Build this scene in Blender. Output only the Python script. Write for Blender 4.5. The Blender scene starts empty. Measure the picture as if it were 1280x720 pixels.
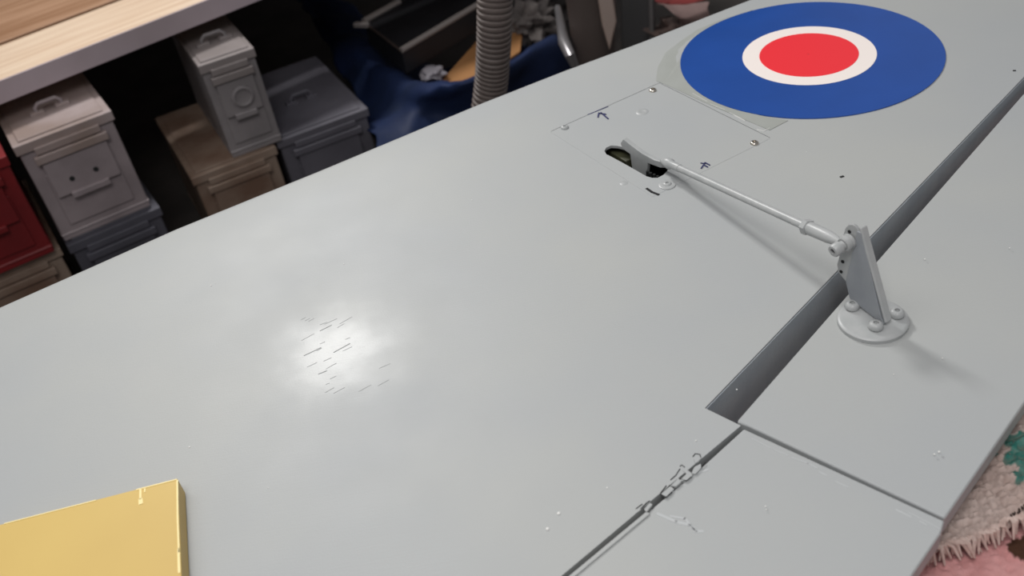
import bpy, bmesh, math, random
import numpy as np
from mathutils import Vector, Matrix, noise
from mathutils.geometry import delaunay_2d_cdt
random.seed(4)
S = bpy.context.scene
COL = S.collection

# ------------------------------------------------------------------ camera
FPX, PITCH, ROLL, CH = 1202.39, 0.668289, -0.179781, 0.435298
Fv = Vector((0, math.cos(PITCH), -math.sin(PITCH)))
R0 = Vector((1, 0, 0)); U0 = R0.cross(Fv)
Rv = math.cos(ROLL) * R0 + math.sin(ROLL) * U0
Uv = -math.sin(ROLL) * R0 + math.cos(ROLL) * U0
CAM = Vector((0, 0, CH))
cd = bpy.data.cameras.new('camera'); cam = bpy.data.objects.new('camera', cd); COL.objects.link(cam)
m = Matrix((Rv, Uv, -Fv)).transposed().to_4x4(); m.translation = CAM; cam.matrix_world = m
cd.sensor_width = 36; cd.lens = FPX / 1280 * 36
cd.clip_start = .01
cd.dof.use_dof = True; cd.dof.focus_distance = .72; cd.dof.aperture_fstop = 9
S.camera = cam

# ------------------------------------------------------------------ light and exposure
S.view_settings.view_transform = 'Standard'; S.view_settings.look = 'None'
S.view_settings.gamma = 1; S.view_settings.exposure = 0
w = bpy.data.worlds.new('world'); S.world = w; w.use_nodes = True
w.node_tree.nodes['Background'].inputs[0].default_value = (.97, .97, 1, 1)
w.node_tree.nodes['Background'].inputs[1].default_value = .25
def lamp(name, loc, target, size, power, color, shape='RECTANGLE', sy=None):
    l = bpy.data.lights.new(name, 'AREA'); l.shape = shape; l.size = size
    if sy: l.size_y = sy
    l.energy = power; l.color = color
    o = bpy.data.objects.new(name, l); COL.objects.link(o); o.location = loc
    o.rotation_euler = (Vector(target) - Vector(loc)).to_track_quat('-Z', 'Y').to_euler()
    return o
lamp('bench_lamp', (-.50, 1.97, 1.23), (-.05, .5, 0), .24, 21.5, (1, .985, .965), 'RECTANGLE', .24)
lamp('overhead_fill', (-1.05, .95, 1.75), (0, .8, -.1), 1.1, 7, (1, .97, .94), 'RECTANGLE', 1.1)  # added soft fill from above left, no known fixture

lamp('front_fill', (-.12, -.10, 1.30), (-.05, .5, 0), .6, 10.5, (1, .98, .97), 'RECTANGLE', .6)  # added fill above the camera, brightens the foreground and can fronts

# ------------------------------------------------------------------ helpers
def ray(x, y): return Fv + (x - 640) / FPX * Rv - (y - 360) / FPX * Uv
def P(x, y, z=0.0):
    d = ray(x, y); return CAM + d * ((z - CH) / d.z)
def Q(x, y, dist):
    return CAM + ray(x, y).normalized() * dist
def V(x, y, p0, n):                       # ray meets the plane through p0 with normal n
    d = ray(x, y); return CAM + d * ((p0 - CAM).dot(n) / d.dot(n))
def lin(h):
    if isinstance(h, str): h = [int(h[i:i + 2], 16) for i in (0, 2, 4)]
    return tuple((c / 255 / 12.92 if c / 255 <= .04045 else ((c / 255 + .055) / 1.055) ** 2.4) for c in h)
def mat(name, col, rough=.5, col2=None, scale=20, bump=0, bscale=200, metal=0, spec=.5, coat=0, stretch=None, attr=None, detail=4):
    mt = bpy.data.materials.new(name); mt.use_nodes = True
    n = mt.node_tree.nodes; l = mt.node_tree.links; b = n['Principled BSDF']
    c = lin(col); b.inputs['Base Color'].default_value = (*c, 1)
    b.inputs['Roughness'].default_value = rough; b.inputs['Metallic'].default_value = metal
    b.inputs['Specular IOR Level'].default_value = spec; b.inputs['Coat Weight'].default_value = coat
    tc = n.new('ShaderNodeTexCoord'); mp = n.new('ShaderNodeMapping'); l.new(tc.outputs['Object'], mp.inputs[0])
    if stretch: mp.inputs['Scale'].default_value = stretch
    if col2 is not None:
        t = n.new('ShaderNodeTexNoise'); t.inputs['Scale'].default_value = scale; t.inputs['Detail'].default_value = detail
        l.new(mp.outputs[0], t.inputs['Vector'])
        r = n.new('ShaderNodeValToRGB'); r.color_ramp.elements[0].position = .35; r.color_ramp.elements[1].position = .65
        r.color_ramp.elements[0].color = (*c, 1); r.color_ramp.elements[1].color = (*lin(col2), 1)
        l.new(t.outputs['Fac'], r.inputs[0]); l.new(r.outputs[0], b.inputs['Base Color'])
    if attr:
        a = n.new('ShaderNodeAttribute'); a.attribute_name = attr; l.new(a.outputs['Color'], b.inputs['Base Color'])
    if bump:
        t = n.new('ShaderNodeTexNoise'); t.inputs['Scale'].default_value = bscale; t.inputs['Detail'].default_value = 5
        l.new(mp.outputs[0], t.inputs['Vector'])
        bp = n.new('ShaderNodeBump'); bp.inputs['Strength'].default_value = bump; bp.inputs['Distance'].default_value = .001
        l.new(t.outputs['Fac'], bp.inputs['Height']); l.new(bp.outputs[0], b.inputs['Normal'])
    return mt
def tagp(o, label=None, cat=None, group=None, kind=None):
    for k, v in (('label', label), ('category', cat), ('group', group), ('kind', kind)):
        if v: o[k] = v
    return o
def empty(name, loc, rz=0, **k):
    o = bpy.data.objects.new(name, None); COL.objects.link(o); o.location = loc; o.rotation_euler = (0, 0, rz)
    o.empty_display_size = .02
    return tagp(o, **k)
def link(name, bm, mt, parent=None, smooth=True, bevel=0, seg=2, **k):
    me = bpy.data.meshes.new(name); bmesh.ops.recalc_face_normals(bm, faces=bm.faces); bm.to_mesh(me); bm.free()
    if mt: me.materials.append(mt)
    if smooth: me.polygons.foreach_set('use_smooth', [True] * len(me.polygons))
    o = bpy.data.objects.new(name, me); COL.objects.link(o)
    if parent: o.parent = parent
    if bevel:
        b = o.modifiers.new('bevel', 'BEVEL'); b.width = bevel; b.segments = seg; b.limit_method = 'ANGLE'; b.angle_limit = math.radians(35)
        b.harden_normals = True
    elif smooth: me.set_sharp_from_angle(angle=math.radians(38))
    return tagp(o, **k)
def box(bm, c, s, rz=0, taper=(1, 1)):
    v = []
    M = Matrix.Rotation(rz, 3, 'Z')
    for dz in (-.5, .5):
        t = taper if dz > 0 else (1, 1)
        for dx, dy in ((-.5, -.5), (.5, -.5), (.5, .5), (-.5, .5)):
            v.append(bm.verts.new(Vector(c) + M @ Vector((dx * s[0] * t[0], dy * s[1] * t[1], dz * s[2]))))
    for f in ((3, 2, 1, 0), (4, 5, 6, 7), (0, 1, 5, 4), (1, 2, 6, 5), (2, 3, 7, 6), (3, 0, 4, 7)):
        bm.faces.new([v[i] for i in f])
    return bm
def tube(bm, pts, rad, n=12, cap=True):
    pts = [Vector(p) for p in pts]
    if not isinstance(rad, (list, tuple)): rad = [rad] * len(pts)
    rings = []; up = None
    for i, p in enumerate(pts):
        d = (pts[min(i + 1, len(pts) - 1)] - pts[max(i - 1, 0)])
        if d.length < 1e-9: d = pts[-1] - pts[0]
        d.normalize()
        if up is None: up = d.orthogonal().normalized()
        up = (up - d * up.dot(d)).normalized(); sd = d.cross(up)
        rings.append([bm.verts.new(p + rad[i] * (math.cos(a) * up + math.sin(a) * sd)) for a in [2 * math.pi * k / n for k in range(n)]])
    for a, b in zip(rings, rings[1:]):
        for k in range(n): bm.faces.new((a[k], a[(k + 1) % n], b[(k + 1) % n], b[k]))
    if cap: bm.faces.new(rings[0][::-1]); bm.faces.new(rings[-1])
    return bm
def prism(bm, pts, vec):                 # polygon (3-D points) swept by vec
    a = [bm.verts.new(Vector(p)) for p in pts]; b = [bm.verts.new(Vector(p) + Vector(vec)) for p in pts]
    bm.faces.new(a); bm.faces.new(b[::-1])
    for i in range(len(a)): j = (i + 1) % len(a); bm.faces.new((a[i], a[j], b[j], b[i]))
    return bm
def lathe(bm, prof, axis_o, axis_d, n=24):
    o = Vector(axis_o); d = Vector(axis_d).normalized(); u = d.orthogonal().normalized(); s = d.cross(u)
    rings = [[bm.verts.new(o + d * h + r * (math.cos(2 * math.pi * k / n) * u + math.sin(2 * math.pi * k / n) * s)) for k in range(n)] for r, h in prof]
    for a, b in zip(rings, rings[1:]):
        for k in range(n): bm.faces.new((a[k], a[(k + 1) % n], b[(k + 1) % n], b[k]))
    bm.faces.new(rings[0][::-1]); bm.faces.new(rings[-1])
    return bm

# ------------------------------------------------------------------ materials
def wing_paint():
    mt = mat('wing_paint', 'B3B6B6', .36, bump=0)
    n = mt.node_tree.nodes; l = mt.node_tree.links; b = n['Principled BSDF']
    tc = n.new('ShaderNodeTexCoord')
    t1 = n.new('ShaderNodeTexNoise'); t1.inputs['Scale'].default_value = 5; t1.inputs['Detail'].default_value = 3
    r = n.new('ShaderNodeValToRGB'); r.color_ramp.elements[0].color = (*lin('A6A9AA'), 1); r.color_ramp.elements[1].color = (*lin('ABADAB'), 1)
    r.color_ramp.elements[0].position = .35; r.color_ramp.elements[1].position = .65
    l.new(tc.outputs['Object'], t1.inputs[0]); l.new(t1.outputs[0], r.inputs[0]); l.new(r.outputs[0], b.inputs['Base Color'])
    t2 = n.new('ShaderNodeTexNoise'); t2.inputs['Scale'].default_value = 900; t2.inputs['Detail'].default_value = 3
    l.new(tc.outputs['Object'], t2.inputs[0])
    mp = n.new('ShaderNodeMapping'); mp.inputs['Rotation'].default_value = (0, 0, -.35); mp.inputs['Scale'].default_value = (60, 900, 60)
    t3 = n.new('ShaderNodeTexNoise'); t3.inputs['Scale'].default_value = 1; t3.inputs['Detail'].default_value = 2
    l.new(tc.outputs['Object'], mp.inputs[0]); l.new(mp.outputs[0], t3.inputs[0])
    mx = n.new('ShaderNodeMath'); mx.operation = 'ADD'; l.new(t2.outputs[0], mx.inputs[0]); l.new(t3.outputs[0], mx.inputs[1])
    bp = n.new('ShaderNodeBump'); bp.inputs['Strength'].default_value = .13; bp.inputs['Distance'].default_value = .0006
    l.new(mx.outputs[0], bp.inputs['Height']); l.new(bp.outputs[0], b.inputs['Normal'])
    t4 = n.new('ShaderNodeTexNoise'); t4.inputs['Scale'].default_value = 22; t4.inputs['Detail'].default_value = 6
    l.new(tc.outputs['Object'], t4.inputs[0])
    rr = n.new('ShaderNodeMapRange'); rr.inputs['From Min'].default_value = .3; rr.inputs['From Max'].default_value = .7
    rr.inputs['To Min'].default_value = .26; rr.inputs['To Max'].default_value = .34
    l.new(t4.outputs[0], rr.inputs[0])
    rr.inputs['To Min'].default_value = .48; rr.inputs['To Max'].default_value = .54
    # burnished worn spot
    c = P(425, 440); m2 = n.new('ShaderNodeMapping'); m2.vector_type = 'POINT'; m2.inputs['Location'].default_value = (-c.x, -c.y, 0)
    l.new(tc.outputs['Object'], m2.inputs[0])
    ns = n.new('ShaderNodeTexNoise'); ns.inputs['Scale'].default_value = 45; ns.inputs['Detail'].default_value = 5; l.new(tc.outputs['Object'], ns.inputs[0])
    ln = n.new('ShaderNodeVectorMath'); ln.operation = 'LENGTH'; l.new(m2.outputs[0], ln.inputs[0])
    ad_ = n.new('ShaderNodeMath'); ad_.operation = 'MULTIPLY_ADD'; ad_.inputs[1].default_value = .045; l.new(ns.outputs[0], ad_.inputs[0]); l.new(ln.outputs['Value'], ad_.inputs[2])
    mk = n.new('ShaderNodeMapRange'); mk.interpolation_type = 'SMOOTHSTEP'; mk.inputs['From Min'].default_value = .034; mk.inputs['From Max'].default_value = .092
    mk.inputs['To Min'].default_value = 1; mk.inputs['To Max'].default_value = 0; l.new(ad_.outputs[0], mk.inputs[0])
    mr = n.new('ShaderNodeMix'); mr.data_type = 'FLOAT'; l.new(mk.outputs[0], mr.inputs[0]); l.new(rr.outputs[0], mr.inputs[2]); mr.inputs[3].default_value = .35
    l.new(mr.outputs[0], b.inputs['Roughness'])
    b.inputs['Specular IOR Level'].default_value = .30
    return mt
WP = wing_paint()
M_hw = mat('painted_hardware', 'A3A6A6', .38, 'ACAEAE', 90, .1, 400)
M_web_shade = mat('web_shade_grey', '90949A', .45, '989CA0', 60)  # shade of the averted web painted in as a darker hardware grey
M_dark = mat('cavity_dark', '1A1C1C', .7)
M_cove = mat('cove_paint', 'A9B0B7', .6, 'B2B8BD', 60, .25, 500, stretch=(1, 1, 1))
M_blue = mat('roundel_blue', '1E4C9C', .33, '1C4894', 14, .05, 400)
M_white = mat('roundel_white', 'F6ECE6', .4)
M_red = mat('roundel_red', 'F0303A', .4)
M_steel = mat('screw_steel', 'C9C2B8', .25, metal=1)
M_ink = mat('pen_ink', '23265A', .6)
M_black = mat('black_line', '141416', .8)
M_chip = mat('bare_chip', 'D9D9D6', .5)
M_patch = mat('masked_patch', 'A1A4A0', .5, '9C9F9A', 30)
M_yel = mat('yellow_paint', 'D0B266', .5, 'CBAC62', 10, .05, 200)
M_yelp = mat('pale_yellow', 'F6E3A4', .4)

# ------------------------------------------------------------------ room
E_ = Vector((math.cos(math.radians(32.7)), math.sin(math.radians(32.7)), 0)); N_ = Vector((-E_.y, E_.x, 0))
RZ = math.radians(32.7)
SH0 = P(3, 130, -.15)                       # a point of the shelf's lower front edge
FLOOR = -.56
M_floor = mat('concrete', '4A4542', .8, '3C3836', 8, .3, 60)
M_wall = mat('dark_wall', '2C2927', .9, '25221F', 6, .2, 40)
bm = bmesh.new(); c = SH0 + E_ * .6 + N_ * -.6; box(bm, (c.x, c.y, FLOOR - .02), (6, 3.6, .04), RZ)
link('floor', bm, M_floor, smooth=False, kind='structure')
bm = bmesh.new(); c = SH0 + E_ * .6 + N_ * 1.22; box(bm, (c.x, c.y, FLOOR + 1.3), (6, .04, 2.6), RZ)
link('wall_back', bm, M_wall, smooth=False, kind='structure')

# ------------------------------------------------------------------ wing outline (z = 0 is its upper skin)
def xy(v): return Vector((v.x, v.y))
LEa, LEb = P(4, 374), P(905, 6)
le_d = (LEb - LEa).normalized(); le_n = Vector((-le_d.y, le_d.x, 0))      # towards the leading edge
LEpx = [(4, 374), (95, 334), (217, 280), (400, 206), (600, 123), (700, 84), (800, 47), (905, 6)]
LE = [P(x, y) - le_n * .0085 for x, y in LEpx]
LE = [LE[0] + (LE[0] - LE[2]).normalized() * .75] + LE + [LE[-1] + (LE[-1] - LE[-3]).normalized() * .95]
slot_a = P(881, 510); slot_b = P(1278, 98)
sd = (slot_b - slot_a).normalized(); slot_far = slot_b + sd * .45
tabc = P(926, 532)
fl_b = P(711, 712); fd = (fl_b - tabc).normalized(); fl_far = fl_b + fd * .30
wing_outline = [xy(p) for p in LE] + [xy(slot_far), xy(slot_a), xy(tabc), xy(fl_b), xy(fl_far)]
wing_outline.append(Vector((LE[0].x + .12, fl_far.y - .02)))
def le_dist(x, y):
    p = Vector((x, y, 0)); best = 9
    for a, b in zip(LE, LE[1:]):
        ab = b - a; t = max(0, min(1, (p - a).dot(ab) / ab.dot(ab))); best = min(best, (p - a - ab * t).length)
    return best
def zs(x, y):
    d = le_dist(x, y); return -(.05 - d) ** 2 * 1.1 if d < .05 else 0.0
def on(p, dz=0): return Vector((p.x, p.y, zs(p.x, p.y) + dz))
def inside(p, poly):
    r = False; j = len(poly) - 1
    for i in range(len(poly)):
        a, b = poly[i], poly[j]
        if (a[1] > p[1]) != (b[1] > p[1]) and p[0] < (b[0] - a[0]) * (p[1] - a[1]) / (b[1] - a[1]) + a[0]: r = not r
        j = i
    return r
def sheet(outer, holes, zf, step=.012, depth=.01, hole_depth=None, mt=None, name='sheet', parent=None, bot=True, **k):
    """flat sheet with outer boundary, holes, inner grid points, walls going down"""
    vs = []; ed = []
    for loop in [outer] + holes:
        b = len(vs); vs += [Vector(q[:2]) for q in loop]; ed += [(b + i, b + (i + 1) % len(loop)) for i in range(len(loop))]
    xs = [q[0] for q in outer]; ys = [q[1] for q in outer]
    x = min(xs) + step * .5
    while x < max(xs):
        y = min(ys) + step * .5
        while y < max(ys):
            if inside((x, y), outer) and not any(inside((x, y), h) for h in holes): vs.append(Vector((x, y)))
            y += step
        x += step
    r = delaunay_2d_cdt(vs, ed, [], 0, 1e-7)
    bm = bmesh.new(); V_ = [bm.verts.new((q.x, q.y, zf(q.x, q.y))) for q in r[0]]
    for f in r[2]:
        cx = sum(r[0][i].x for i in f) / 3; cy = sum(r[0][i].y for i in f) / 3
        if inside((cx, cy), outer) and not any(inside((cx, cy), h) for h in holes):
            bm.faces.new([V_[i] for i in f])
    for v in [v for v in bm.verts if not v.link_faces]: bm.verts.remove(v)
    be = [e for e in bm.edges if len(e.link_faces) == 1]
    if depth:
        g = bmesh.ops.extrude_edge_only(bm, edges=be)
        nv = [v for v in g['geom'] if isinstance(v, bmesh.types.BMVert)]
        for v in nv: v.co.z -= depth
        if bot:
            ne = [e for e in bm.edges if len(e.link_faces) == 1]
            bmesh.ops.holes_fill(bm, edges=ne) if not holes else None
    o = link(name, bm, mt or WP, parent, **k)
    return o

wing = empty('model_wing', (0, 0, -.05), label='grey-painted model aircraft wing with blue, white and red roundel', cat='model wing')
wing_off = Vector((0, 0, .05))
def wl(o): o.location = wing_off; return o

# servo hatch
h1, h2, h3 = P(688, 165), P(824.5, 104), P(963, 173)
h4 = h1 + h3 - h2
hx = (h2 - h1).normalized(); hy = (h3 - h2).normalized()
def rect(a, b, c, d, g): return [xy(a - hx * g[0] - hy * g[2]), xy(b + hx * g[1] - hy * g[2]), xy(c + hx * g[1] + hy * g[3]), xy(d - hx * g[0] + hy * g[3])]
hatch_hole = rect(h1, h2, h3, h4, (-.001, .0008, .0010, -.001))
slot_px = [(755.5, 189), (758, 184.5), (764, 182), (772, 182.5), (790, 187), (815, 197), (836, 208), (834, 214), (829, 219), (822, 222.5), (815, 222.5), (808, 220.5), (795, 213), (778, 203.5), (764, 196), (758, 193)]
slot_hole = [xy(P(*q)) for q in slot_px]
wl(sheet(wing_outline, [hatch_hole], zs, .014, .045, name='wing_skin', parent=wing, label='large grey upper wing skin'))
wl(sheet(rect(h1, h2, h3, h4, (0, 0, 0, 0)), [slot_hole], lambda x, y: zs(x, y) + .00015, .012, .0025, name='hatch_cover', parent=wing, label='rectangular grey servo hatch cover with a rounded slot'))
bm = bmesh.new(); cc = (h1 + h3) / 2
hr = [Vector((q[0], q[1], -.032)) for q in rect(h1, h2, h3, h4, (.004, .004, .004, .004))]
prism(bm, hr, (0, 0, -.002)); wl(link('servo_bay', bm, M_dark, wing, smooth=False, label='dark servo bay under the hatch'))
# leading edge roll-down
bm = bmesh.new(); prev = None
pl = []
for i, p in enumerate(LE):
    t = (LE[min(i + 1, len(LE) - 1)] - LE[max(i - 1, 0)]).normalized(); pl.append((p, Vector((-t.y, t.x, 0))))
dense = []
for (a, na), (b, nb) in zip(pl, pl[1:]):
    k = max(2, int((b - a).length / .02))
    dense += [(a.lerp(b, j / k), na.lerp(nb, j / k)) for j in range(k)]
dense.append(pl[-1])
for p, nn in dense:
    z0 = zs(p.x, p.y); ring = []
    for k in range(13):
        a = k / 12 * math.pi / 2
        # starts with the slope of the skin and rolls down to vertical
        ring.append(bm.verts.new((p.x + nn.x * .022 * math.sin(a), p.y + nn.y * .022 * math.sin(a), z0 - .11 * .022 * math.sin(a) * .5 - .040 * (1 - math.cos(a)))))
    if prev:
        for k in range(12): bm.faces.new((prev[k], prev[k + 1], ring[k + 1], ring[k]))
    prev = ring
wl(link('leading_edge', bm, WP, wing, label='rounded grey leading edge'))
# cove wall (paint in the aileron slot), slightly proud of the skin's own wall
bm = bmesh.new()
cn = Vector((sd.y, -sd.x, 0))
a0 = slot_a + cn * .0008 - sd * .0; b0 = slot_far + cn * .0008
prism(bm, [a0 - Vector((0, 0, .0012)), b0 - Vector((0, 0, .0012)), b0 - Vector((0, 0, .045)), a0 - Vector((0, 0, .045))], cn * -.0006)
wl(link('cove_wall', bm, M_cove, wing, smooth=False, label='darker grey wall inside the aileron slot'))
# aileron
AZ = -.0018
ail_in0 = P(921, 527, AZ); ail_f1 = P(1279, 118, AZ); ad = (ail_f1 - ail_in0).normalized(); ail_far = ail_f1 + ad * .45
te0 = P(1181.5, 648, AZ); te1 = P(1270, 520, AZ); td = (te1 - te0).normalized(); te_far = te1 + td * .75
ail_c = P(936, 532.5, AZ)
def offz(pts): return [Vector((p.x, p.y)) for p in pts]
ail = sheet(offz([ail_in0, ail_c, te0, te1, te_far, ail_far]), [], lambda x, y: AZ, .5, .014, name='aileron', parent=wing, bevel=.0014, seg=3, label='long grey aileron panel behind the dark slot')
wl(ail)
# flap
fp = [(930, 535.5), (879, 582), (871, 588), (812, 638), (808, 645), (724, 714)]
FZ = -.001
ff = [P(x, y, FZ) for x, y in fp]; ffar = ff[-1] + (ff[-1] - ff[-2]).normalized() * .3
fte = P(1181, 651, FZ); fte2 = P(1176, 667, FZ); fte3 = P(1144, 714, FZ); ftf = fte3 + (fte3 - fte2).normalized() * .3
flap = sheet(offz([ff[0]] + [fte, fte2, fte3, ftf, ffar] + ff[:0:-1]), [], lambda x, y: FZ, .5, .014, name='flap', parent=wing, bevel=.0016, seg=3, label='grey flap panel at the lower right of the wing')
wl(flap)
bm = bmesh.new(); sa, sb = P(808.5, 638.5), P(717, 714.5)
d_ = (sb - sa).normalized(); nn = Vector((d_.y, -d_.x, 0)) * -1
if nn.x < 0: nn = -nn
sb2 = sb + d_ * .3
prism(bm, [sa, sb2, sb2 + nn * .0026, sa + nn * .0026], (0, 0, -.01))
wl(link('hinge_strip', bm, WP, wing, bevel=.0005, label='narrow grey strip between wing and flap'))
# ripped hinge tabs
tabs = [[(846, 603), (858, 592), (853, 588), (852, 583), (857, 586), (864, 590), (866, 594), (859, 600), (852, 601)],
        [(826, 617), (838, 607), (843, 611), (833, 621)],
        [(868, 583), (876, 579), (877, 584), (870, 592), (864, 592), (866, 587)],
        [(867, 574), (872, 569), (877, 572), (873, 577), (869, 579)],
        [(805, 636), (812, 628), (816, 630), (808, 640)],
        [(838, 607), (848, 597), (852, 602), (845, 608)]]
for k, t in enumerate(tabs):
    bm = bmesh.new(); prism(bm, [P(x, y, .0003 + .0001 * k) for x, y in t], (0, 0, -.0022))
    wl(link('hinge_tab', bm, WP, wing, bevel=.0003, seg=1))
bm = bmesh.new()
for ln in ([(850, 583), (852, 581), (856, 584)], [(866, 571), (869, 567), (875, 568), (876, 572)], [(801, 636), (808, 629), (812, 626)],
           [(795, 636), (803, 630)], [(838, 600), (845, 594), (850, 586)], [(867, 592), (873, 588), (882, 578)], [(833, 607), (826, 616)], [(826, 618), (832, 622), (840, 615)],
           [(836, 607), (842, 610)], [(850, 599), (858, 601), (864, 596)]):
    tube(bm, [P(x, y, .0001) for x, y in ln], .0003, 6)
wl(link('torn_edge', bm, M_black, wing, kind='stuff', label='torn dark paint edges at the hinge'))

# roundel
rc = Vector((.31671, .82114, 0))
def disc(r0, r1, dz, name, mt, parent, **k):
    bm = bmesh.new(); N = 128; rings = []
    radii = [r0 + (r1 - r0) * i / 8 for i in range(9)]
    for r in radii:
        rings.append([bm.verts.new(on(rc + Vector((r * math.cos(a), r * math.sin(a), 0)), dz)) for a in [2 * math.pi * q / N for q in range(N)]])
    rings.append([bm.verts.new(on(rc + Vector((r1 * math.cos(a), r1 * math.sin(a), 0)), -.0002)) for a in [2 * math.pi * q / N for q in range(N)]])
    for a, b in zip(rings, rings[1:]):
        for q in range(N): bm.faces.new((a[q], a[(q + 1) % N], b[(q + 1) % N], b[q]))
    return link(name, bm, mt, parent, **k)
rnd = disc(.058, .12, .0009, 'roundel', M_blue, wing, label='blue outer ring of the roundel'); wl(rnd)
disc(.043, .061, .0011, 'white_ring', M_white, rnd, label='white ring')
disc(.0005, .0452, .0013, 'red_disc', M_red, rnd, label='red centre disc')
# masked patch round the roundel's left end
bm = bmesh.new()
pp = [(822, 85), (832, 66), (850, 52), (872, 36), (905, 22), (940, 12), (905, 30), (880, 46), (864, 62), (855, 76), (856, 92), (868, 112), (895, 126), (930, 140), (965, 148), (985, 151), (962, 163), (924, 147), (880, 128), (830, 105), (820, 101)]
prism(bm, [on(P(x, y), .0004) for x, y in pp], (0, 0, -.0005)); wl(link('paint_patch', bm, M_patch, wing, smooth=False, label='duller masked paint patch beside the roundel'))
bm = bmesh.new()
for ln in ([(888, 130), (900, 135), (906, 137)], [(912, 141), (924, 147), (931, 151)], [(866, 117), (884, 127)], [(962, 160), (955, 164), (946, 162)]):
    tube(bm, [P(x, y, .0001) for x, y in ln], .0004, 6)
wl(link('lifted_edge', bm, M_chip, wing, kind='stuff', label='pale lifted paint along the hatch'))

# screws
def screw(px, py, r, mt, parent, zz=0, recess=True, h=.0022, name='screw', off=None, **k):
    c = P(px, py, zz)
    if off: c -= off
    bm = bmesh.new()
    lathe(bm, [(r, 0), (r, h * .25), (r * .93, h * .6), (r * .7, h * .9), (r * .42, h), (r * .36, h), (r * .34, h * .55), (.0001, h * .5)], c, (0, 0, 1), 20)
    o = link(name, bm, mt, parent, **k)
    return o
for x, y in ((816, 113.5), (943, 179.5)): wl(screw(x, y, .0036, M_steel, wing, label='bare steel hatch screw'))
for x, y in ((706, 160), (834, 231)): wl(screw(x, y, .0038, M_hw, wing, label='grey overpainted hatch screw'))
bm = bmesh.new(); lathe(bm, [(.0068, 0), (.0068, .0006), (.006, .001), (.0045, .001)], P(834, 231.5), (0, 0, 1), 24); wl(link('washer', bm, M_hw, wing))
bm = bmesh.new(); lathe(bm, [(.0062, 0), (.005, .0006), (.003, .0008), (.0022, .0004), (.0002, .0005)], P(803, 140), (0, 0, 1), 24); wl(link('filled_screw', bm, M_hw, wing))
bm = bmesh.new(); lathe(bm, [(.0035, 0), (.002, .0005), (.0002, .0006)], P(780, 229), (0, 0, 1), 16); wl(link('filled_screw', bm, M_hw, wing))
# pen marks
def strip(bm, px, wd, z=.0008, zz=0):
    pts = [P(x, y, z) for x, y in px]
    for a, b in zip(pts, pts[1:]):
        d = (b - a).normalized(); n = Vector((-d.y, d.x, 0)) * wd / 2
        a = a - d * wd * .3; b = b + d * wd * .3
        prism(bm, [a + n, b + n, b - n, a - n], (0, 0, -.0004))
    return bm
bm = strip(bmesh.new(), [(760, 148), (751, 140.5)], .0013); strip(bm, [(747.5, 146), (748.5, 141), (757, 142.5)], .0014)
strip(bm, [(735, 143), (760, 133)], .0008, .0005)
wl(link('pen_arrow', bm, M_ink, wing, smooth=False, label='blue pen arrow at the hatch edge'))
bm = strip(bmesh.new(), [(876.5, 210), (881.5, 203), (887, 206)], .0011); strip(bm, [(881, 206.5), (884.5, 208.5)], .0011); strip(bm, [(876, 203.5), (881, 204)], .0009)
wl(link('pen_letter', bm, M_ink, wing, smooth=False, label='small handwritten letter F'))
bm = strip(bmesh.new(), [(808.5, 235.5), (815, 240), (823, 243)], .0022, .0004)
wl(link('black_mark', bm, M_black, wing, smooth=False, label='short black mark below the slot'))
for ln in ([(1051, 221), (1054, 220)], [(1267, 88), (1269, 88)]):
    wl(link('paint_chip', strip(bmesh.new(), ln, .0018, .0004), M_black, wing, smooth=False))
# nibs and dust
bm = bmesh.new()
for x, y, r in ((264, 357, .0011), (269, 354, .0006), (698.5, 642, .0018), (684.5, 661.5, .0018), (759, 610, .0009), (870, 551, .0009), (1178, 448, .0008), (1156, 324, .0009), (957, 633, .0008), (958, 637, .0007),
                (237, 559, .0012), (430, 330, .0009), (590, 250, .0008), (1117, 468, .0006), (1262, 310, .0008), (921, 487, .0009), (1174, 565, .0012), (1168, 568, .001), (335, 610, .0007), (1008, 190, .0007), (960, 60, .0009), (1160, 70, .0007)):
    c = on(P(x, y), .0001); r *= .62; lathe(bm, [(r, 0), (r * .8, r * .4), (r * .3, r * .6)], c, (0, 0, 1), 8)
wl(link('dust_speck', bm, M_chip, wing, kind='stuff', label='pale specks on the paint'))
M_scr = mat('scratch_pale', 'B4B7B8', .5)
bm = bmesh.new()
for ln, wd in (([(940, 548), (965, 561), (985, 569)], .0006), ([(990, 572), (1010, 579), (1022, 585)], .0008), ([(1024, 590), (1033, 594)], .001), ([(1045, 602), (1060, 609)], .0008), ([(1120, 637), (1138, 646)], .0012), ([(1150, 652), (1158, 656)], .001),
               ([(822, 642), (845, 652), (862, 656), (870, 664), (878, 664)], .0022), ([(838, 645), (856, 648), (868, 662)], .0015), ([(868, 592), (885, 587)], .0015), ([(842, 540), (862, 560)], .0006), ([(1135, 640), (1176, 662)], .0007)):
    strip(bm, ln, wd * .8, -.00088)
wl(link('scratch', bm, M_scr, wing, smooth=False, kind='stuff', label='pale scratches on the flap'))
M_dscr = mat('scratch_grey', 'A2A5A4', .45)
bm = bmesh.new()
for k in range(22):
    x = random.uniform(375, 480); y = random.uniform(395, 500) 
    L = random.uniform(4, 16)
    strip(bm, [(x, y), (x + L, y - L * random.uniform(.35, .6))], random.uniform(.0001, .0003), .0002)
for ln in ([(400, 413), (414, 406)], [(380, 444), (401, 434)], [(417, 440), (437, 429)], [(398, 467), (408, 463)]): strip(bm, ln, .0006, .0003)
wl(link('scratch', bm, M_dscr, wing, smooth=False, kind='stuff', label='fine scratches on the shiny spot'))

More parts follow.
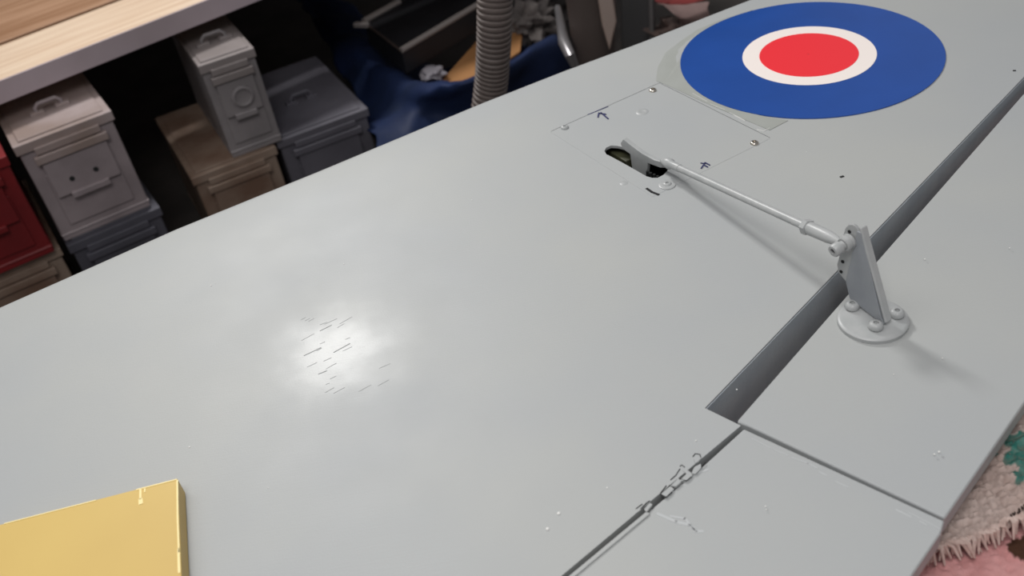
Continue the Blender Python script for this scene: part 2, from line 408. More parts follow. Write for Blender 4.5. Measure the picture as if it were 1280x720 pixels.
# servo and its arm in the slot
M_ol = mat('olive_servo', '4A4B33', .6, '38392A', 40)
bm = bmesh.new(); c = P(783, 200, -.018); box(bm, c, (.022, .030, .020), math.atan2(hx.y, hx.x))
sv = wl(link('servo', bm, M_ol, wing, bevel=.001, label='dark olive servo seen through the slot'))
bm = bmesh.new()
ay = (P(832, 211) - P(788, 191)); ay.z = 0; ay.normalize(); an = Vector((ay.y, -ay.x, 0))
b0 = P(797, 201, 0) 
prof = [(-.020, .010), (-.016, .0155), (-.006, .0125), (.006, .0095), (.020, .0085), (.029, .010), (.033, .012), (.034, .006), (.026, .003), (.012, .002), (.008, -.018), (-.007, -.018), (-.009, .003), (-.018, .005)]
prism(bm, [b0 + ay * (s * 1.0) + Vector((0, 0, z)) for s, z in prof], an * -.004)
wl(link('servo_arm', bm, M_hw, wing, bevel=.0008, label='pale grey servo arm rising from the slot'))
bm = bmesh.new()
for k in range(4):
    p0 = b0 + ay * (.013 + .004 * k) + an * .002 + Vector((0, 0, -.004)); tube(bm, [p0, p0 + Vector((0, 0, -.018))], .0012, 8)
wl(link('servo_spline', bm, M_dark, wing))

# control horn on the aileron
hb0, hb1 = P(1062, 376, .004), P(1106, 406, .004)
wd_ = (hb1 - hb0); wd_.z = 0; wd_.normalize(); wn = Vector((wd_.y, -wd_.x, 0))
if wn.dot(CAM - hb0) < 0: wn = -wn
horn = empty('control_horn', wing_off + Vector((0, 0, 0)), label='grey triangular control horn on round base'); horn.parent = wing
# base pad
bm = bmesh.new(); bc = P(1091, 400, 0); bx_ = P(1135, 396, 0) - P(1047, 404, 0); rx = bx_.length / 2
u = bx_.normalized(); v = Vector((-u.y, u.x, 0)); ry = (P(1091, 373, 0) - P(1091, 427, 0)).length / 2
prof = [(1.0, AZ), (1.0, .0008), (.97, .0014), (.90, .0020), (.5, .0024), (.01, .0024)]
rings = [[bm.verts.new(bc + u * rx * s * math.cos(a) + v * ry * s * math.sin(a) + Vector((0, 0, z))) for a in [2 * math.pi * q / 48 for q in range(48)]] for s, z in prof]
for a, b in zip(rings, rings[1:]):
    for q in range(48): bm.faces.new((a[q], a[(q + 1) % 48], b[(q + 1) % 48], b[q]))
link('base_plate', bm, M_hw, horn)
for x, y in ((1065, 383.5), (1094.5, 408.5), (1121, 393)):
    screw(x, y, .0048, M_hw, horn, .003, h=.0038)
    bm = bmesh.new(); c = P(x, y - 1, .0055); lathe(bm, [(.0015, 0), (.0015, .0008)], c, (0, 0, 1), 6); link('screw_socket', bm, M_black, horn, smooth=False)
# web
pw = lambda x, y: V(x, y, hb0, wn)
web = [pw(1071, 289), pw(1057, 352), pw(1062, 373), pw(1104, 406), pw(1101, 398), pw(1077, 292)]
bm = bmesh.new(); prism(bm, web, wn * -.002); link('web', bm, M_web_shade, horn, bevel=.0003, smooth=False, label='triangular web of the horn, shade in its darker colour')
# ridge flange down the slanted edge
bm = bmesh.new(); ra, rb = pw(1073, 285), pw(1105, 404)
rdv = (rb - ra).normalized(); rs = wn * -1
side = rdv.cross(wn).normalized()
if side.dot(Rv) < 0: side = -side
prism(bm, [ra, rb, rb + rs * .0055, ra + rs * .0055], side * .0020)
link('ridge', bm, M_hw, horn, bevel=.001, seg=3)
# flange with the row of holes
f0, f1 = pw(1070, 297), pw(1057, 352)
sn = Vector((math.cos(math.radians(212)), math.sin(math.radians(212)), 0))
ps = lambda x, y: V(x, y, f1, sn)
fl = [(1057, 352), (1048, 341), (1046, 331), (1050, 316), (1052, 300), (1056, 286), (1060, 281), (1066, 280.5), (1071, 285), (1074, 292), (1070, 305), (1063, 330)]
bm = bmesh.new(); prism(bm, [ps(x, y) for x, y in fl], sn * -.0022); link('hole_flange', bm, M_hw, horn, bevel=.0005, label='lighter flange with small holes')
for x, y in ((1062, 289.5), (1053.5, 327), (1051.5, 339.5)):
    bm = bmesh.new(); lathe(bm, [(.0012, 0), (.0012, .0004)], ps(x, y), sn, 12); link('pivot_hole', bm, M_black, horn, smooth=False)
# bolt and ball end
bj = ps(1063, 300.5)
bolt = empty('bolt_assembly', (0, 0, 0)); bolt.parent = horn
sn2 = Vector((math.cos(math.radians(203)), math.sin(math.radians(203)), -.12)).normalized()
bm = bmesh.new(); lathe(bm, [(.0050, 0), (.0052, .0006), (.0052, .0016), (.0046, .0022)], bj, sn2, 24); link('washer', bm, M_hw, bolt)
tip = bj + sn2 * .017
bm = bmesh.new(); lathe(bm, [(.0030, .002), (.0030, .0085), (.0043, .009), (.0043, .0140), (.0037, .0148), (.002, .0149), (.002, .013), (.0001, .013)], bj, sn2, 20); link('bolt', bm, M_hw, bolt)
bm = bmesh.new(); lathe(bm, [(.00195, .0129), (.00195, .0134)], bj, sn2, 6); link('bolt_socket', bm, M_black, bolt, smooth=False)
bpy.data.objects.remove(bolt) if False else None
for ch in list(bolt.children): ch.parent = horn
bpy.data.objects.remove(bolt)

# push rod
r1 = bj + sn2 * .0050                     # centre of the ball end
r0 = b0 + ay * .034 + Vector((0, 0, .012)) + an * .0005
rod = empty('pushrod', wing_off, label='grey metal pushrod from servo arm to control horn'); rod.parent = wing
rdv = (r1 - r0).normalized(); Lr = (r1 - r0).length
bm = bmesh.new(); tube(bm, [r0 + rdv * .004, r1 - rdv * .034], .0029, 16); link('rod', bm, M_hw, rod)
bm = bmesh.new(); tube(bm, [r0 - rdv * .006, r0 + rdv * .000, r0 + rdv * .006, r0 + rdv * .008, r0 + rdv * .02], [.002, .0042, .0046, .0034, .0032], 14); link('rod_clevis', bm, M_hw, rod)
bm = bmesh.new(); tube(bm, [r1 - rdv * .038, r1 - rdv * .0375, r1 - rdv * .0335, r1 - rdv * .033], [.0038, .0055, .0055, .0038], 6); link('lock_nut', bm, M_hw, rod, smooth=False)
bm = bmesh.new(); tube(bm, [r1 - rdv * .034, r1 - rdv * .031, r1 - rdv * .014, r1 - rdv * .008, r1 - rdv * .004], [.0040, .0046, .0042, .0032, .0024], 16); link('ball_link', bm, M_hw, rod)
bm = bmesh.new(); lathe(bm, [(.0044, -.0022), (.0052, -.0014), (.0052, .0014), (.0044, .0022)], r1 - sn2 * .001, sn2, 24); link('link_eye', bm, M_hw, rod)

# ------------------------------------------------------------------ yellow panel lying on the wing
ya, yb = P(-40, 666, .014), P(222, 598, .014)
yc = P(227, 720, .014); yd = (yc - yb).normalized()
yc = yb + yd * .30; ye = ya + yd * .28
yel = empty('yellow_panel', (yb.x, yb.y, .0002), label='flat yellow-painted panel lying on the wing at lower left', cat='panel')
yo = Vector((yb.x, yb.y, .0002))
top = [ya, yb, yc, ye]
bm = bmesh.new(); prism(bm, [p - yo for p in top], (0, 0, -.0136)); link('board', bm, M_yel, yel, bevel=.0006)
bm = bmesh.new()
def ystrip(px, w0, w1, z=.0143):
    pts = [P(x, y, z) - yo for x, y in px]
    for i, (a, b) in enumerate(zip(pts, pts[1:])):
        d = (b - a).normalized(); n = Vector((-d.y, d.x, 0))
        prism(bm, [a + n * w0 / 2, b + n * w1 / 2, b - n * w1 / 2, a - n * w0 / 2], (0, 0, -.0006))
ystrip([(175.5, 611), (175.5, 624)], .0012, .0014); ystrip([(175.5, 623), (176, 630)], .0024, .0026); ystrip([(181, 610.5), (181, 615)], .001, .0008)
link('paint_drip', bm, M_yelp, yel, smooth=False, label='pale paint drip')
bm = bmesh.new()
ystrip([(5, 654.5), (120, 625)], .0007, .0007); ystrip([(170, 612), (221, 599)], .0008, .0008); ystrip([(221.5, 600), (222, 650), (223.5, 690)], .001, .001); ystrip([(223, 685), (224, 716)], .0014, .0014)
link('worn_edge', bm, M_yelp, yel, smooth=False, label='pale worn edge')

# ------------------------------------------------------------------ workbench and blankets
M_bench = mat('bench_wood', '6E5A45', .7, '5C4936', 5, .2, 60, stretch=(1, 14, 1))
bench = empty('workbench', (0, .2, FLOOR), math.radians(24.2), label='low wooden workbench under the wing', cat='workbench')
bm = bmesh.new(); box(bm, (.25, 0.0, .44), (2.3, .95, .03)); link('benchtop', bm, M_bench, bench, smooth=False, bevel=.002)
for x in (-.85, 1.35):
    for y in (-.42, .42):
        bm = bmesh.new(); box(bm, (x, y, .2125), (.07, .07, .425)); link('leg', bm, M_bench, bench, smooth=False, bevel=.003)
BT = FLOOR + .455
# seam between cream blanket and pink blanket
sm = [P(x, y, -.03) for x, y in ((1150, 697), (1182, 685), (1210, 679), (1237, 671), (1258, 662), (1285, 655))]
sm = [sm[0] + (sm[0] - sm[1]).normalized() * .35] + sm + [sm[-1] + (sm[-1] - sm[-2]).normalized() * .5]
sdx = (sm[-2] - sm[1]).normalized(); sdn = Vector((-sdx.y, sdx.x, 0))
def seam_off(p):                            # signed distance in the sdn direction from the seam line
    q = p - sm[1]; s = q.dot(sdx)
    prev = None
    for a, b in zip(sm, sm[1:]):
        sa_, sb_ = (a - sm[1]).dot(sdx), (b - sm[1]).dot(sdx)
        if sa_ <= s <= sb_ or b is sm[-1]:
            t = (s - sa_) / (sb_ - sa_); return q.dot(sdn) - ((a - sm[1]).dot(sdn) * (1 - t) + (b - sm[1]).dot(sdn) * t)
    return q.dot(sdn)
tn = Vector((td.y, -td.x, 0))               # away from the trailing edge
def base_h(p):
    d = (p - te0).dot(tn)
    t = max(0, min(1, (d + .10) / .09)); t = t * t * (3 - 2 * t)
    return -.066 + t * (.037 + .010 * max(0, min(1, (d - .0) / .06)))
teal_spots = [(1277, 556, 14), (1266, 575, 11), (1262, 568, 8), (1283, 585, 10), (1276, 597, 8), (1290, 570, 10), (1320, 560, 30), (1310, 640, 18), (1340, 500, 25), (1275, 545, 8)]
teal_w = [(P(x, y, -.025), r / 2000.) for x, y, r in teal_spots]
rng = np.random.RandomState(3)
cell = .0042
def blanket(name, side, u0, u1, v0, v1, step, colf, relief, tuft, dz, mt, **k):
    """height field in seam coordinates: u along the seam, v away from it"""
    nu, nv = int((u1 - u0) / step), int((v1 - v0) / step)
    bm = bmesh.new(); cl = bm.verts.layers.float_color.new('Col')
    g = []
    for i in range(nu + 1):
        row = []
        for j in range(nv + 1):
            uu, vv = u0 + i * step, v0 + j * step
            p = sm[1] + sdx * uu
            so = seam_off(p + sdn * 0)
            p = p + sdn * (vv - so)            # v measured from the seam curve
            wv = noise.noise_vector(Vector((p.x * 90, p.y * 90, 0))) * .25
            q = Vector((p.x / cell + wv.x, p.y / cell * 1.25 + wv.y, 0))
            dist, pts = noise.voronoi(q)
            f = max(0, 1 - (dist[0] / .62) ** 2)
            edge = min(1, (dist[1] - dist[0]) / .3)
            hgt = relief * (f * .75 + .35 * edge) * tuft + noise.noise(p * 14) * .006 + noise.noise(p * 260) * .0012
            z = base_h(p) + dz + hgt
            rr = min(1, abs(vv - (v0 if side > 0 else v1)) / .008)
            z -= .003 * (1 - math.sqrt(max(0, 1 - (1 - rr) ** 2)))
            ve = bm.verts.new((p.x + wv.x * .001, p.y + wv.y * .001, z)); c_ = colf(p, f, edge); ve[cl] = (*c_, 1); row.append(ve)
        g.append(row)
    for i in range(nu):
        for j in range(nv): bm.faces.new((g[i][j], g[i + 1][j], g[i + 1][j + 1], g[i][j + 1]))
    o = link(name, bm, mt, None, **k)
    return o
C1, C2, CT = lin('D8C6BE'), lin('BFA69C'), lin('34786E')
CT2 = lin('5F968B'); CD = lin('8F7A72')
def mixc(a, b, t): return tuple(x * (1 - t) + y * t for x, y in zip(a, b))
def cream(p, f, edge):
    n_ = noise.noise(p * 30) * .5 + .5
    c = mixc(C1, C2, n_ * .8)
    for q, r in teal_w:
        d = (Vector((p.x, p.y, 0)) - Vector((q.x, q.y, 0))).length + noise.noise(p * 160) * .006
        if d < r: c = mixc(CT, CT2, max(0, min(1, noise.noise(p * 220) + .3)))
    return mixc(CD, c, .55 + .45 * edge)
P1, P2 = lin('E0A8A6'), lin('CF9290')
def pink(p, f, edge):
    c = mixc(P1, P2, noise.noise(p * 120) * .5 + .5)
    q = P(1281, 688, -.036)
    if (Vector((p.x - q.x, p.y - q.y, 0))).length + noise.noise(p * 200) * .003 < .0085: c = lin('50382C')
    return c
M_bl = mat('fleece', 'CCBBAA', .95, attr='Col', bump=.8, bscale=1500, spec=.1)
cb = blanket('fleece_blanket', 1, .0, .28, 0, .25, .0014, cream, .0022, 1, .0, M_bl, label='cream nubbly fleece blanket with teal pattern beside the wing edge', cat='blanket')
blanket_pink = blanket('pink_blanket', -1, -.02, .28, -.10, .012, .0014, pink, .0010, 1, -.011, M_bl, label='pink plush blanket at bottom right under the fleece fringe', cat='blanket')
# padding under the whole wing
M_pad = mat('pad', 'C9A9A2', .95, 'B59088', 30, .6, 600)
bm = bmesh.new(); nx, ny = 60, 30; g = []
cx = math.radians(24.2); ex = Vector((math.cos(cx), math.sin(cx), 0)); ey = Vector((-ex.y, ex.x, 0)); oo = Vector((0, .2, 0))
for i in range(nx + 1):
    row = []
    for j in range(ny + 1):
        p = oo + ex * (-.85 + 2.2 * i / nx) + ey * (-.44 + .88 * j / ny)
        row.append(bm.verts.new((p.x, p.y, -.0775 + noise.noise(p * 9) * .004)))
    g.append(row)
for i in range(nx):
    for j in range(ny): bm.faces.new((g[i][j], g[i + 1][j], g[i + 1][j + 1], g[i][j + 1]))
r_ = bmesh.ops.extrude_face_region(bm, geom=list(bm.faces))
for v_ in [q for q in r_['geom'] if isinstance(q, bmesh.types.BMVert)]: v_.co.z = BT + .001
link('padding_blanket', bm, M_pad, label='pale padding spread on the bench under the wing', cat='padding')
# fringe
M_fr = mat('fringe_yarn', 'D2BDB4', .95, 'B79E95', 200)
bm = bmesh.new()
for i in range(190):
    s = i / 190 * .26; p = sm[1] + sdx * s; p = p - sdn * seam_off(p) + sdn * random.uniform(.001, .003); p.z = 0
    z = base_h(p) + noise.noise(p * 14) * .006 + .0015; L = random.uniform(.002, .0085); lean = random.uniform(-.005, .006)
    pts = [p + Vector((0, 0, z + .001)), p - sdn * L * .4 + sdx * lean * .4 + Vector((0, 0, z + .0015)), p - sdn * L + sdx * lean + Vector((0, 0, z - .006))]
    tube(bm, [Vector((q.x, q.y, q.z)) for q in pts], [.0015, .0012, .0005], 6)
fr = link('fringe', bm, M_fr, cb, kind='stuff', label='short frayed fringe along the blanket hem')
# dark stitched marks
M_st = mat('brown_stitch', '3A2C28', .9)
bm = bmesh.new()
for k, (x, y, dx, dy) in enumerate([(1252, 652, 3, 4), (1255, 650, -2, 5), (1260, 646, 1, 6), (1262, 645, 3, 4), (1265, 642, 1, 7), (1267, 641, 4, 4), (1270, 640, 0, 6), (1273, 641, 2, 2), (1275, 636, 1, 7), (1278, 634, 2, 5), (1281, 632, 2, 6)]):
    a = P(x, y - 5, -.02); b = P(x + dx, y + dy - 6, -.02); a.z = 0; b.z = 0; m_ = (a + b) / 2; zt = [base_h(q) + .0022 + noise.noise(q * 14) * .006 for q in (a, m_, b)]
    tube(bm, [Vector((q.x, q.y, z)) for q, z in zip((a, m_, b), zt)], [.0004, .0007, .0004], 6)
link('stitching', bm, M_st, cb, kind='stuff', label='dark brown stitched scribble')

# ------------------------------------------------------------------ shelf at upper left
M_w1 = mat('pale_timber', 'DCC6AE', .6, 'CBAF94', 3, .35, 30, stretch=(1.5, 30, 30))
M_w2 = mat('plywood', 'A98468', .6, '8C6648', 2.5, .3, 30, stretch=(2, 26, 26))
shelf = empty('timber_shelf', (SH0.x, SH0.y, -.15), RZ, label='pale timber shelf above the metal cans at upper left', cat='shelf')
bm = bmesh.new(); box(bm, (.3, .0765, .0175), (2.0, .147, .035)); link('front_rail', bm, M_w1, shelf, bevel=.003, label='pale front rail')
bm = bmesh.new(); box(bm, (.3, .0015, .0170), (2.0, .003, .034)); link('fascia', bm, mat('grey_mauve', 'B6A8AE', .6, 'A89A9E', 6, .2, 60), shelf, bevel=.001, label='grey-mauve front face')  # thin strip, greyer than the rail behind it
bm = bmesh.new(); box(bm, (.3, .652, .0265), (2.0, .98, .018)); link('shelf_board', bm, M_w2, shelf, bevel=.002, label='brown-grained plywood board')
bm = bmesh.new(); box(bm, (.3, 1.17, -.013), (2.0, .04, .06)); link('wall_cleat', bm, M_w1, shelf, bevel=.002)
for x in (-.65, 1.25):
    bm = bmesh.new(); box(bm, (x, .045, (-.15 - FLOOR) / -2), (.05, .05, -.15 - FLOOR)); link('leg', bm, M_w1, shelf, bevel=.002)

# ------------------------------------------------------------------ ammunition style cans
def can(front_l, front_r, ztop, w, h, L, mt, mlid, label, ring=False, plate=False, open_side=1, handle=True, group='metal storage cans under the shelf', rz=None, knock=None):
    """front_l/front_r: pixels of the lid's lower front corners"""
    a, b = P(*front_l, ztop), P(*front_r, ztop); d = b - a; rz = math.atan2(d.y, d.x) if rz is None else rz
    e = Vector((math.cos(rz), math.sin(rz), 0)); n = Vector((-e.y, e.x, 0)); c = (a + b) / 2 + n * L / 2
    t = empty('metal_can', (c.x, c.y, ztop - h), rz, label=label, cat='metal can', group=group)
    bm = bmesh.new(); lh = .016
    box(bm, (0, 0, (h - lh) / 2), (w * .95, L * .965, h - lh))
    box(bm, (0, 0, .012), (w * .965, L * .975, .006))
    body = link('body', bm, mt, t, bevel=.004, seg=3)
    y = -L * .4825
    bm = bmesh.new()
    box(bm, (0, 0, h - lh / 2), (w, L, lh)); box(bm, (0, 0, h + .0012), (w * .86, L * .93, .003))
    link('lid', bm, mlid, t, bevel=.004, seg=3)
    bm = bmesh.new()                                # pressed panel of the front
    box(bm, (0, y - .001, h * .40), (w * .70, .004, h * .52)); link('pressed_panel', bm, mt, t, bevel=.0018, seg=2)
    # latch: hinge bar, plate, pull bar
    bm = bmesh.new(); box(bm, (0, y - .007, h - lh - .016), (w * .74, .012, .013)); box(bm, (0, y - .004, h - lh - .002), (w * .66, .010, .012))
    la = link('latch', bm, mlid, t, bevel=.0015)
    bm = bmesh.new(); pw_ = w * .66
    box(bm, (0, y - .006, h - lh - .055), (pw_, .006, .062)); box(bm, (0, y - .012, h - lh - .087), (pw_ * .6, .008, .01))
    lp = link('latch_plate', bm, mt, t, bevel=.0015)
    if ring:
        bm = bmesh.new(); lathe(bm, [(.019, 0), (.019, .003), (.017, .0045), (.0145, .0045), (.013, .002), (.010, .0012), (.0001, .0015)], (0.004, y - .009, h - lh - .056), (0, -1, 0), 28); link('pressed_ring', bm, mt, lp)
    if plate:
        for sx in (-.02, .018):
            bm = bmesh.new(); lathe(bm, [(.004, 0), (.004, .0012)], (sx, y - .009, h - lh - .062), (0, -1, 0), 12); link('rivet', bm, M_dark, lp)
    if handle:
        hm = bmesh.new(); hw = .02
        tube(hm, [(-hw, .0, h + .003), (-hw, .0, h + .012), (-hw * .7, 0, h + .018), (hw * .7, 0, h + .018), (hw, 0, h + .012), (hw, 0, h + .003)], .003, 8)
        h_ = link('handle', hm, mt, t)
        h_.rotation_euler = (0, 0, 0); h_.location = (0, -L / 2 + (knock or .16), 0)
        for sx in (-hw, hw):
            bm = bmesh.new(); box(bm, (sx, -L / 2 + (knock or .16), h + .004), (.022, .016, .007)); link('handle_bracket', bm, mlid, t, bevel=.001)
    return t
G1 = mat('grey_can_paint', '9A8E90', .55, '887D7F', 14, .3, 200)
G1L = mat('grey_lid_paint', 'A29493', .55, '8C7B74', 10, .3, 200)
G2 = mat('cool_grey_can', '8A8485', .55, '7A7576', 12, .2, 200)
G2L = mat('cool_grey_lid', '8A8281', .5, '7C7472', 12, .2, 200)
G3 = mat('dark_can', '64626A', .55, '58565E', 10, .2, 150)
G4 = mat('tan_can', '8C7A6C', .6, '6E5546', 12, .3, 150)
G5 = mat('slate_can', '504F58', .6, '44434B', 12, .2, 150)
GR = mat('red_can', '7A1418', .55, '681014', 10, .2, 150)
can((16, 188), (138, 136), -.19, .152, .18, .29, G1, G1L, 'wide grey metal can with riveted latch plate next to the red can', plate=True, knock=.085, rz=math.radians(27))
can((246, 82), (319, 61), -.19, .097, .18, .28, G2, G2L, 'narrow grey metal can with pressed ring on front, standing on a tan can', ring=True, knock=.075, rz=math.radians(22))
can((-126, 249), (3, 194), -.19, .155, .178, .29, GR, GR, 'dark red metal can at the left edge of the photo', rz=math.radians(27), handle=False)
can((-60, 364), (83, 308), -.372, .158, .186, .29, G4, G4, 'tan metal can at far left below the red can', rz=math.radians(27), handle=False)
can((88, 305), (196, 262), -.372, .157, .186, .29, G5, G5, 'dark slate metal can below the wide grey can', rz=math.radians(27), handle=False)
can((236, 226), (347, 181), -.372, .157, .186, .29, G4, G4, 'tan metal can carrying the narrow grey can', handle=False, rz=math.radians(23))
can((346, 180), (459, 133), -.372, .18, .186, .30, G3, G3, 'wide dark grey metal can with handle on lid', knock=.12, rz=math.radians(22))

# ------------------------------------------------------------------ clutter on the floor behind the wing
# blue plastic bag
M_bag = mat('blue_plastic', '1E2C50', .6, '18233C', 8, .5, 25, spec=.25)
def crumple(bm, amp, sc, seed=0):
    for v_ in bm.verts:
        q = v_.co * sc + Vector((seed, seed, seed)); v_.co += noise.noise_vector(q) * amp + noise.noise_vector(q * 3) * amp * .3
def sheet3(name, rows, mt, parent=None, amp=.012, sc=9, sub=10, thick=.002, **k):
    """lofted cloth through rows of 3-D points"""
    bm = bmesh.new(); R_ = []
    def cr(pts, t):
        n_ = len(pts) - 1; f = t * n_; i = min(int(f), n_ - 1); f -= i
        p0, p1, p2, p3 = pts[max(i - 1, 0)], pts[i], pts[i + 1], pts[min(i + 2, n_)]
        return .5 * ((2 * p1) + (p2 - p0) * f + (2 * p0 - 5 * p1 + 4 * p2 - p3) * f * f + (3 * p1 - p0 - 3 * p2 + p3) * f ** 3)
    nu = sub * (len(rows[0]) - 1); nv = sub * (len(rows) - 1)
    dr = [[cr(r, i / nu) for i in range(nu + 1)] for r in rows]
    for j in range(nv + 1):
        R_.append([bm.verts.new(cr([d[i] for d in dr], j / nv)) for i in range(nu + 1)])
    for a, b in zip(R_, R_[1:]):
        for i in range(nu): bm.faces.new((a[i], a[i + 1], b[i + 1], b[i]))
    crumple(bm, amp, sc)
    o = link(name, bm, mt, parent, **k); md = o.modifiers.new('thick', 'SOLIDIFY'); md.thickness = thick
    return o
rows = [[P(500, 260, -.5), P(570, 215, -.5), P(640, 180, -.5), P(740, 130, -.5)],
        [P(470, 190, -.42), P(545, 150, -.42), P(610, 135, -.42), P(725, 90, -.42)],
        [P(432, 98, -.45), P(520, 110, -.36), P(600, 96, -.33), P(695, 42, -.33)],
        [P(385, 20, -.45), P(470, 66, -.42), P(570, 124, -.45), P(668, 78, -.45)],
        [P(365, -14, -.46), P(452, 14, -.46), P(545, 84, -.50), P(652, 40, -.50)]]
bag = sheet3('blue_bag', rows, M_bag, amp=.016, sc=11, sub=12, label='crumpled dark blue plastic bag behind the wing beside the cans', cat='bag')
# black case with grey rim
M_case = mat('black_case', '16161A', .5, '1E1E22', 12)
M_rim = mat('grey_rim', '8C8480', .5)
cs = empty('black_case', P(505, 60, -.40), label='open black case with a thin grey rim behind the blue bag', cat='case')
co = cs.location.copy()
def rel(l): return [p - co for p in l]
zc = -.33
A_, B_, C_ = P(455, 28, zc), P(502, 64, zc), P(612, -2, zc); D_ = A_ + C_ - B_
bm = bmesh.new(); prism(bm, rel([A_, B_, C_, D_]), (0, 0, -.05)); link('case_body', bm, M_case, cs, bevel=.003)
bm = bmesh.new(); tube(bm, rel([B_ + Vector((0, 0, .002)), C_ + Vector((0, 0, .002))]), .006, 8); link('case_rim', bm, M_rim, cs)
bm = bmesh.new(); tube(bm, rel([A_ + Vector((0, 0, .002)), A_.lerp(D_, .4) + Vector((0, 0, .002))]), .007, 8); link('case_rim', bm, M_rim, cs)
bm = bmesh.new(); box(bm, rel([P(452, 31, zc + .004)])[0], (.034, .012, .010), -.5); link('catch', bm, mat('pale_metal', '9A9290', .35, metal=.3), cs, bevel=.002, label='pale metal catch')
bm = bmesh.new(); tube(bm, rel([A_ + Vector((0, 0, .0)), B_ + Vector((0, 0, .0))]), .003, 8); link('case_rim', bm, mat('brown_rim', '3B322F', .5), cs)
# cardboard piece
M_cb = mat('cardboard', 'A8784A', .7, '9A6C40', 10)
zz = -.40
bm = bmesh.new(); prism(bm, [P(549, 104, zz), P(606, 40, zz), P(655, 20, zz), P(650, 64, zz), P(600, 98, zz), P(560, 113, zz)], (0, 0, -.004))
link('cardboard_piece', bm, M_cb, smooth=False, label='orange-brown cardboard piece partly behind the ribbed hose', cat='cardboard')
# white crumpled paper
M_pp = mat('grey_paper', '8E8A90', .6, '77737A', 20)
def lump(name, c, r, sc, mt, squash=.5, amp=.4, seed=0, **k):
    bm = bmesh.new(); bmesh.ops.create_icosphere(bm, subdivisions=4, radius=1)
    for v_ in bm.verts:
        d = v_.co.normalized(); f = 1 + amp * noise.noise(d * sc + Vector((seed, 0, 0))) + amp * .5 * abs(noise.noise(d * sc * 2.7 + Vector((seed, 3, 0))))
        v_.co = Vector((d.x * r * f, d.y * r * f, d.z * r * f * squash))
    o = link(name, bm, mt, **k); o.location = c; return o
lump('paper_scrap', P(541, 92, -.385), .022, 1.8, M_pp, .5, .5, 2, label='small pale grey paper scrap in front of the black case', cat='paper')
M_cl = mat('grey_cloth', '6E6764', .8, '4A4442', 30, .4, 80)
lump('crumpled_rag', P(662, 32, -.40), .045, 2.4, M_cl, .8, .9, 5, label='crumpled grey-white rag right of the ribbed hose', cat='rag')
lump('dark_bundle', P(690, 8, -.44), .05, 2.0, mat('dark_cloth', '3A3432', .8, '2A2624', 20), .7, .8, 9, label='dark cloth bundle behind the crumpled rag', cat='rag')
# pale metal tool
bm = bmesh.new(); tube(bm, [P(697, 10, -.27), P(702, 36, -.25), P(705, 52, -.25), P(712, 68, -.26), P(722, 90, -.30)], [.006, .008, .010, .009, .006], 12)
link('file_tool', bm, mat('dull_metal', '8D8A8C', .3, metal=.5), label='dull metal handle left of the taupe bucket', cat='tool')
# taupe bucket : tilted, tapered
M_bk = mat('taupe_plastic', '564C48', .5, '4A413D', 6)
M_bk2 = mat('beige_plastic', '8C7A70', .5, '7A6A62', 6)
bk = empty('tapered_bucket', P(748, 62, -.45), label='taupe tapered bucket leaning behind the wing', cat='bucket')
bo = bk.location.copy()
t0, t1 = Q(745, 95, 1.72) - bo, Q(735, -60, 1.66) - bo
bm = bmesh.new(); ax = (t1 - t0); Lk = ax.length
lathe(bm, [(.018, -.01), (.034, .02), (.040, Lk * .5), (.047, Lk)], t0, ax, 32); link('bucket_body', bm, M_bk, bk)
q0, q1, q2, q3, q4 = [Q(x, y, 1.60) - bo for x, y in ((744, -20), (752, 30), (762, 64), (771, 26), (764, -20))]
bm = bmesh.new(); prism(bm, [q0, q1, q2, q3, q4], ray(760, 20).normalized() * .02); link('side_flap', bm, M_bk2, bk, bevel=.003, label='beige side flap')
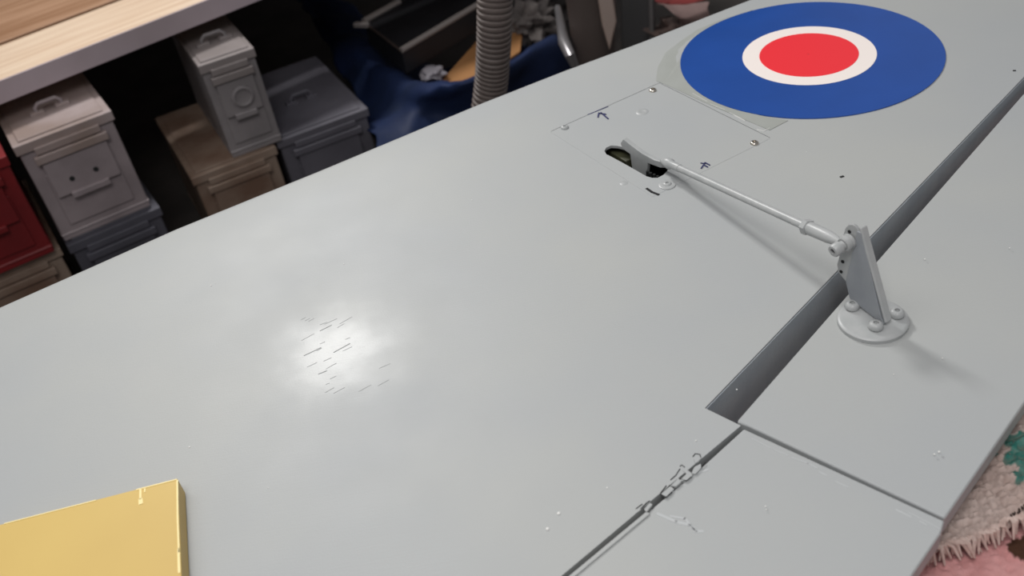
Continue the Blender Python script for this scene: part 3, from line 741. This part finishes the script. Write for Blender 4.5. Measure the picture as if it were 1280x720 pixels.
# red and pink cloth at the top
M_rc = mat('red_cloth', '7C2A28', .8, '5C1C1C', 20, .4, 60)
M_pk = mat('dusty_cloth', '86706C', .8, '6A5552', 15, .4, 60)
sheet3('red_cloth', [[Q(812, 2, 1.95), Q(850, 4, 1.9), Q(905, -8, 1.9)], [Q(815, -12, 2.0), Q(850, -14, 1.95), Q(905, -20, 1.95)]], M_rc, amp=.01, sc=14, label='dark red cloth at top beside the wing tip edge', cat='cloth')
sheet3('dusty_cloth', [[Q(822, 9, 1.85), Q(850, 12, 1.82), Q(885, 4, 1.82)], [Q(838, 18, 1.8), Q(855, 24, 1.8), Q(885, 14, 1.8)], [Q(850, 34, 1.82), Q(862, 36, 1.82), Q(890, 30, 1.82)]], M_pk, amp=.01, sc=14, label='dusty pink-grey cloth lying over brown clutter at top', cat='cloth')
bm = bmesh.new(); prism(bm, [Q(x, y, 1.95) for x, y in ((776, -20), (812, -20), (815, 60), (780, 70))], Fv * .03)
link('black_board', bm, mat('black_board', '1C1A1B', .7), smooth=False, bevel=.002, label='blackish board standing right of the taupe bucket', cat='board')
bm = bmesh.new(); tube(bm, [Q(814, -25, 1.9), Q(816, 60, 1.9)], .006, 10); link('thin_post', bm, mat('post_grey', '3A3636', .6), label='thin dark grey post beside the black board', cat='post')
lump('brown_bundle', Q(850, 44, 1.90), .04, 2.2, mat('brown_clutter', '3C2A24', .8, '241A17', 20), .7, .8, 4, label='dark brown bundle below the dusty cloth', cat='bundle')

# ------------------------------------------------------------------ ribbed hose
M_hose = mat('hose_grey', '6A605C', .55, '625854', 20)
def catmull(pts, n):
    out = []
    for i in range(len(pts) - 1):
        p0, p1, p2, p3 = pts[max(i - 1, 0)], pts[i], pts[i + 1], pts[min(i + 2, len(pts) - 1)]
        for k in range(n):
            f = k / n; out.append(.5 * ((2 * p1) + (p2 - p0) * f + (2 * p0 - 5 * p1 + 4 * p2 - p3) * f * f + (3 * p1 - p0 - 3 * p2 + p3) * f ** 3))
    return out + [pts[-1]]
hp = [Q(560, 330, 1.50), Q(598, 200, 1.44), Q(612, 120, 1.40), Q(617, 60, 1.36), Q(618.5, 0, 1.33), Q(620, -90, 1.32), Q(600, -220, 1.42), Q(520, -330, 1.75)]
path = catmull(hp, 260); acc = 0; pts = [path[0]]; rr = [.022]
for a, b in zip(path, path[1:]):
    acc += (b - a).length
    if acc >= .0014: pts.append(b); acc = 0
pit = 5
rr = [.0228 + .0014 * abs(math.cos(math.pi * i / pit)) ** .6 - (.0016 if i % pit == pit // 2 else 0) for i in range(len(pts))]
bm = bmesh.new(); tube(bm, pts, rr, 28); link('ribbed_hose', bm, M_hose, label='grey-brown ribbed vacuum hose hanging behind the wing', cat='hose')
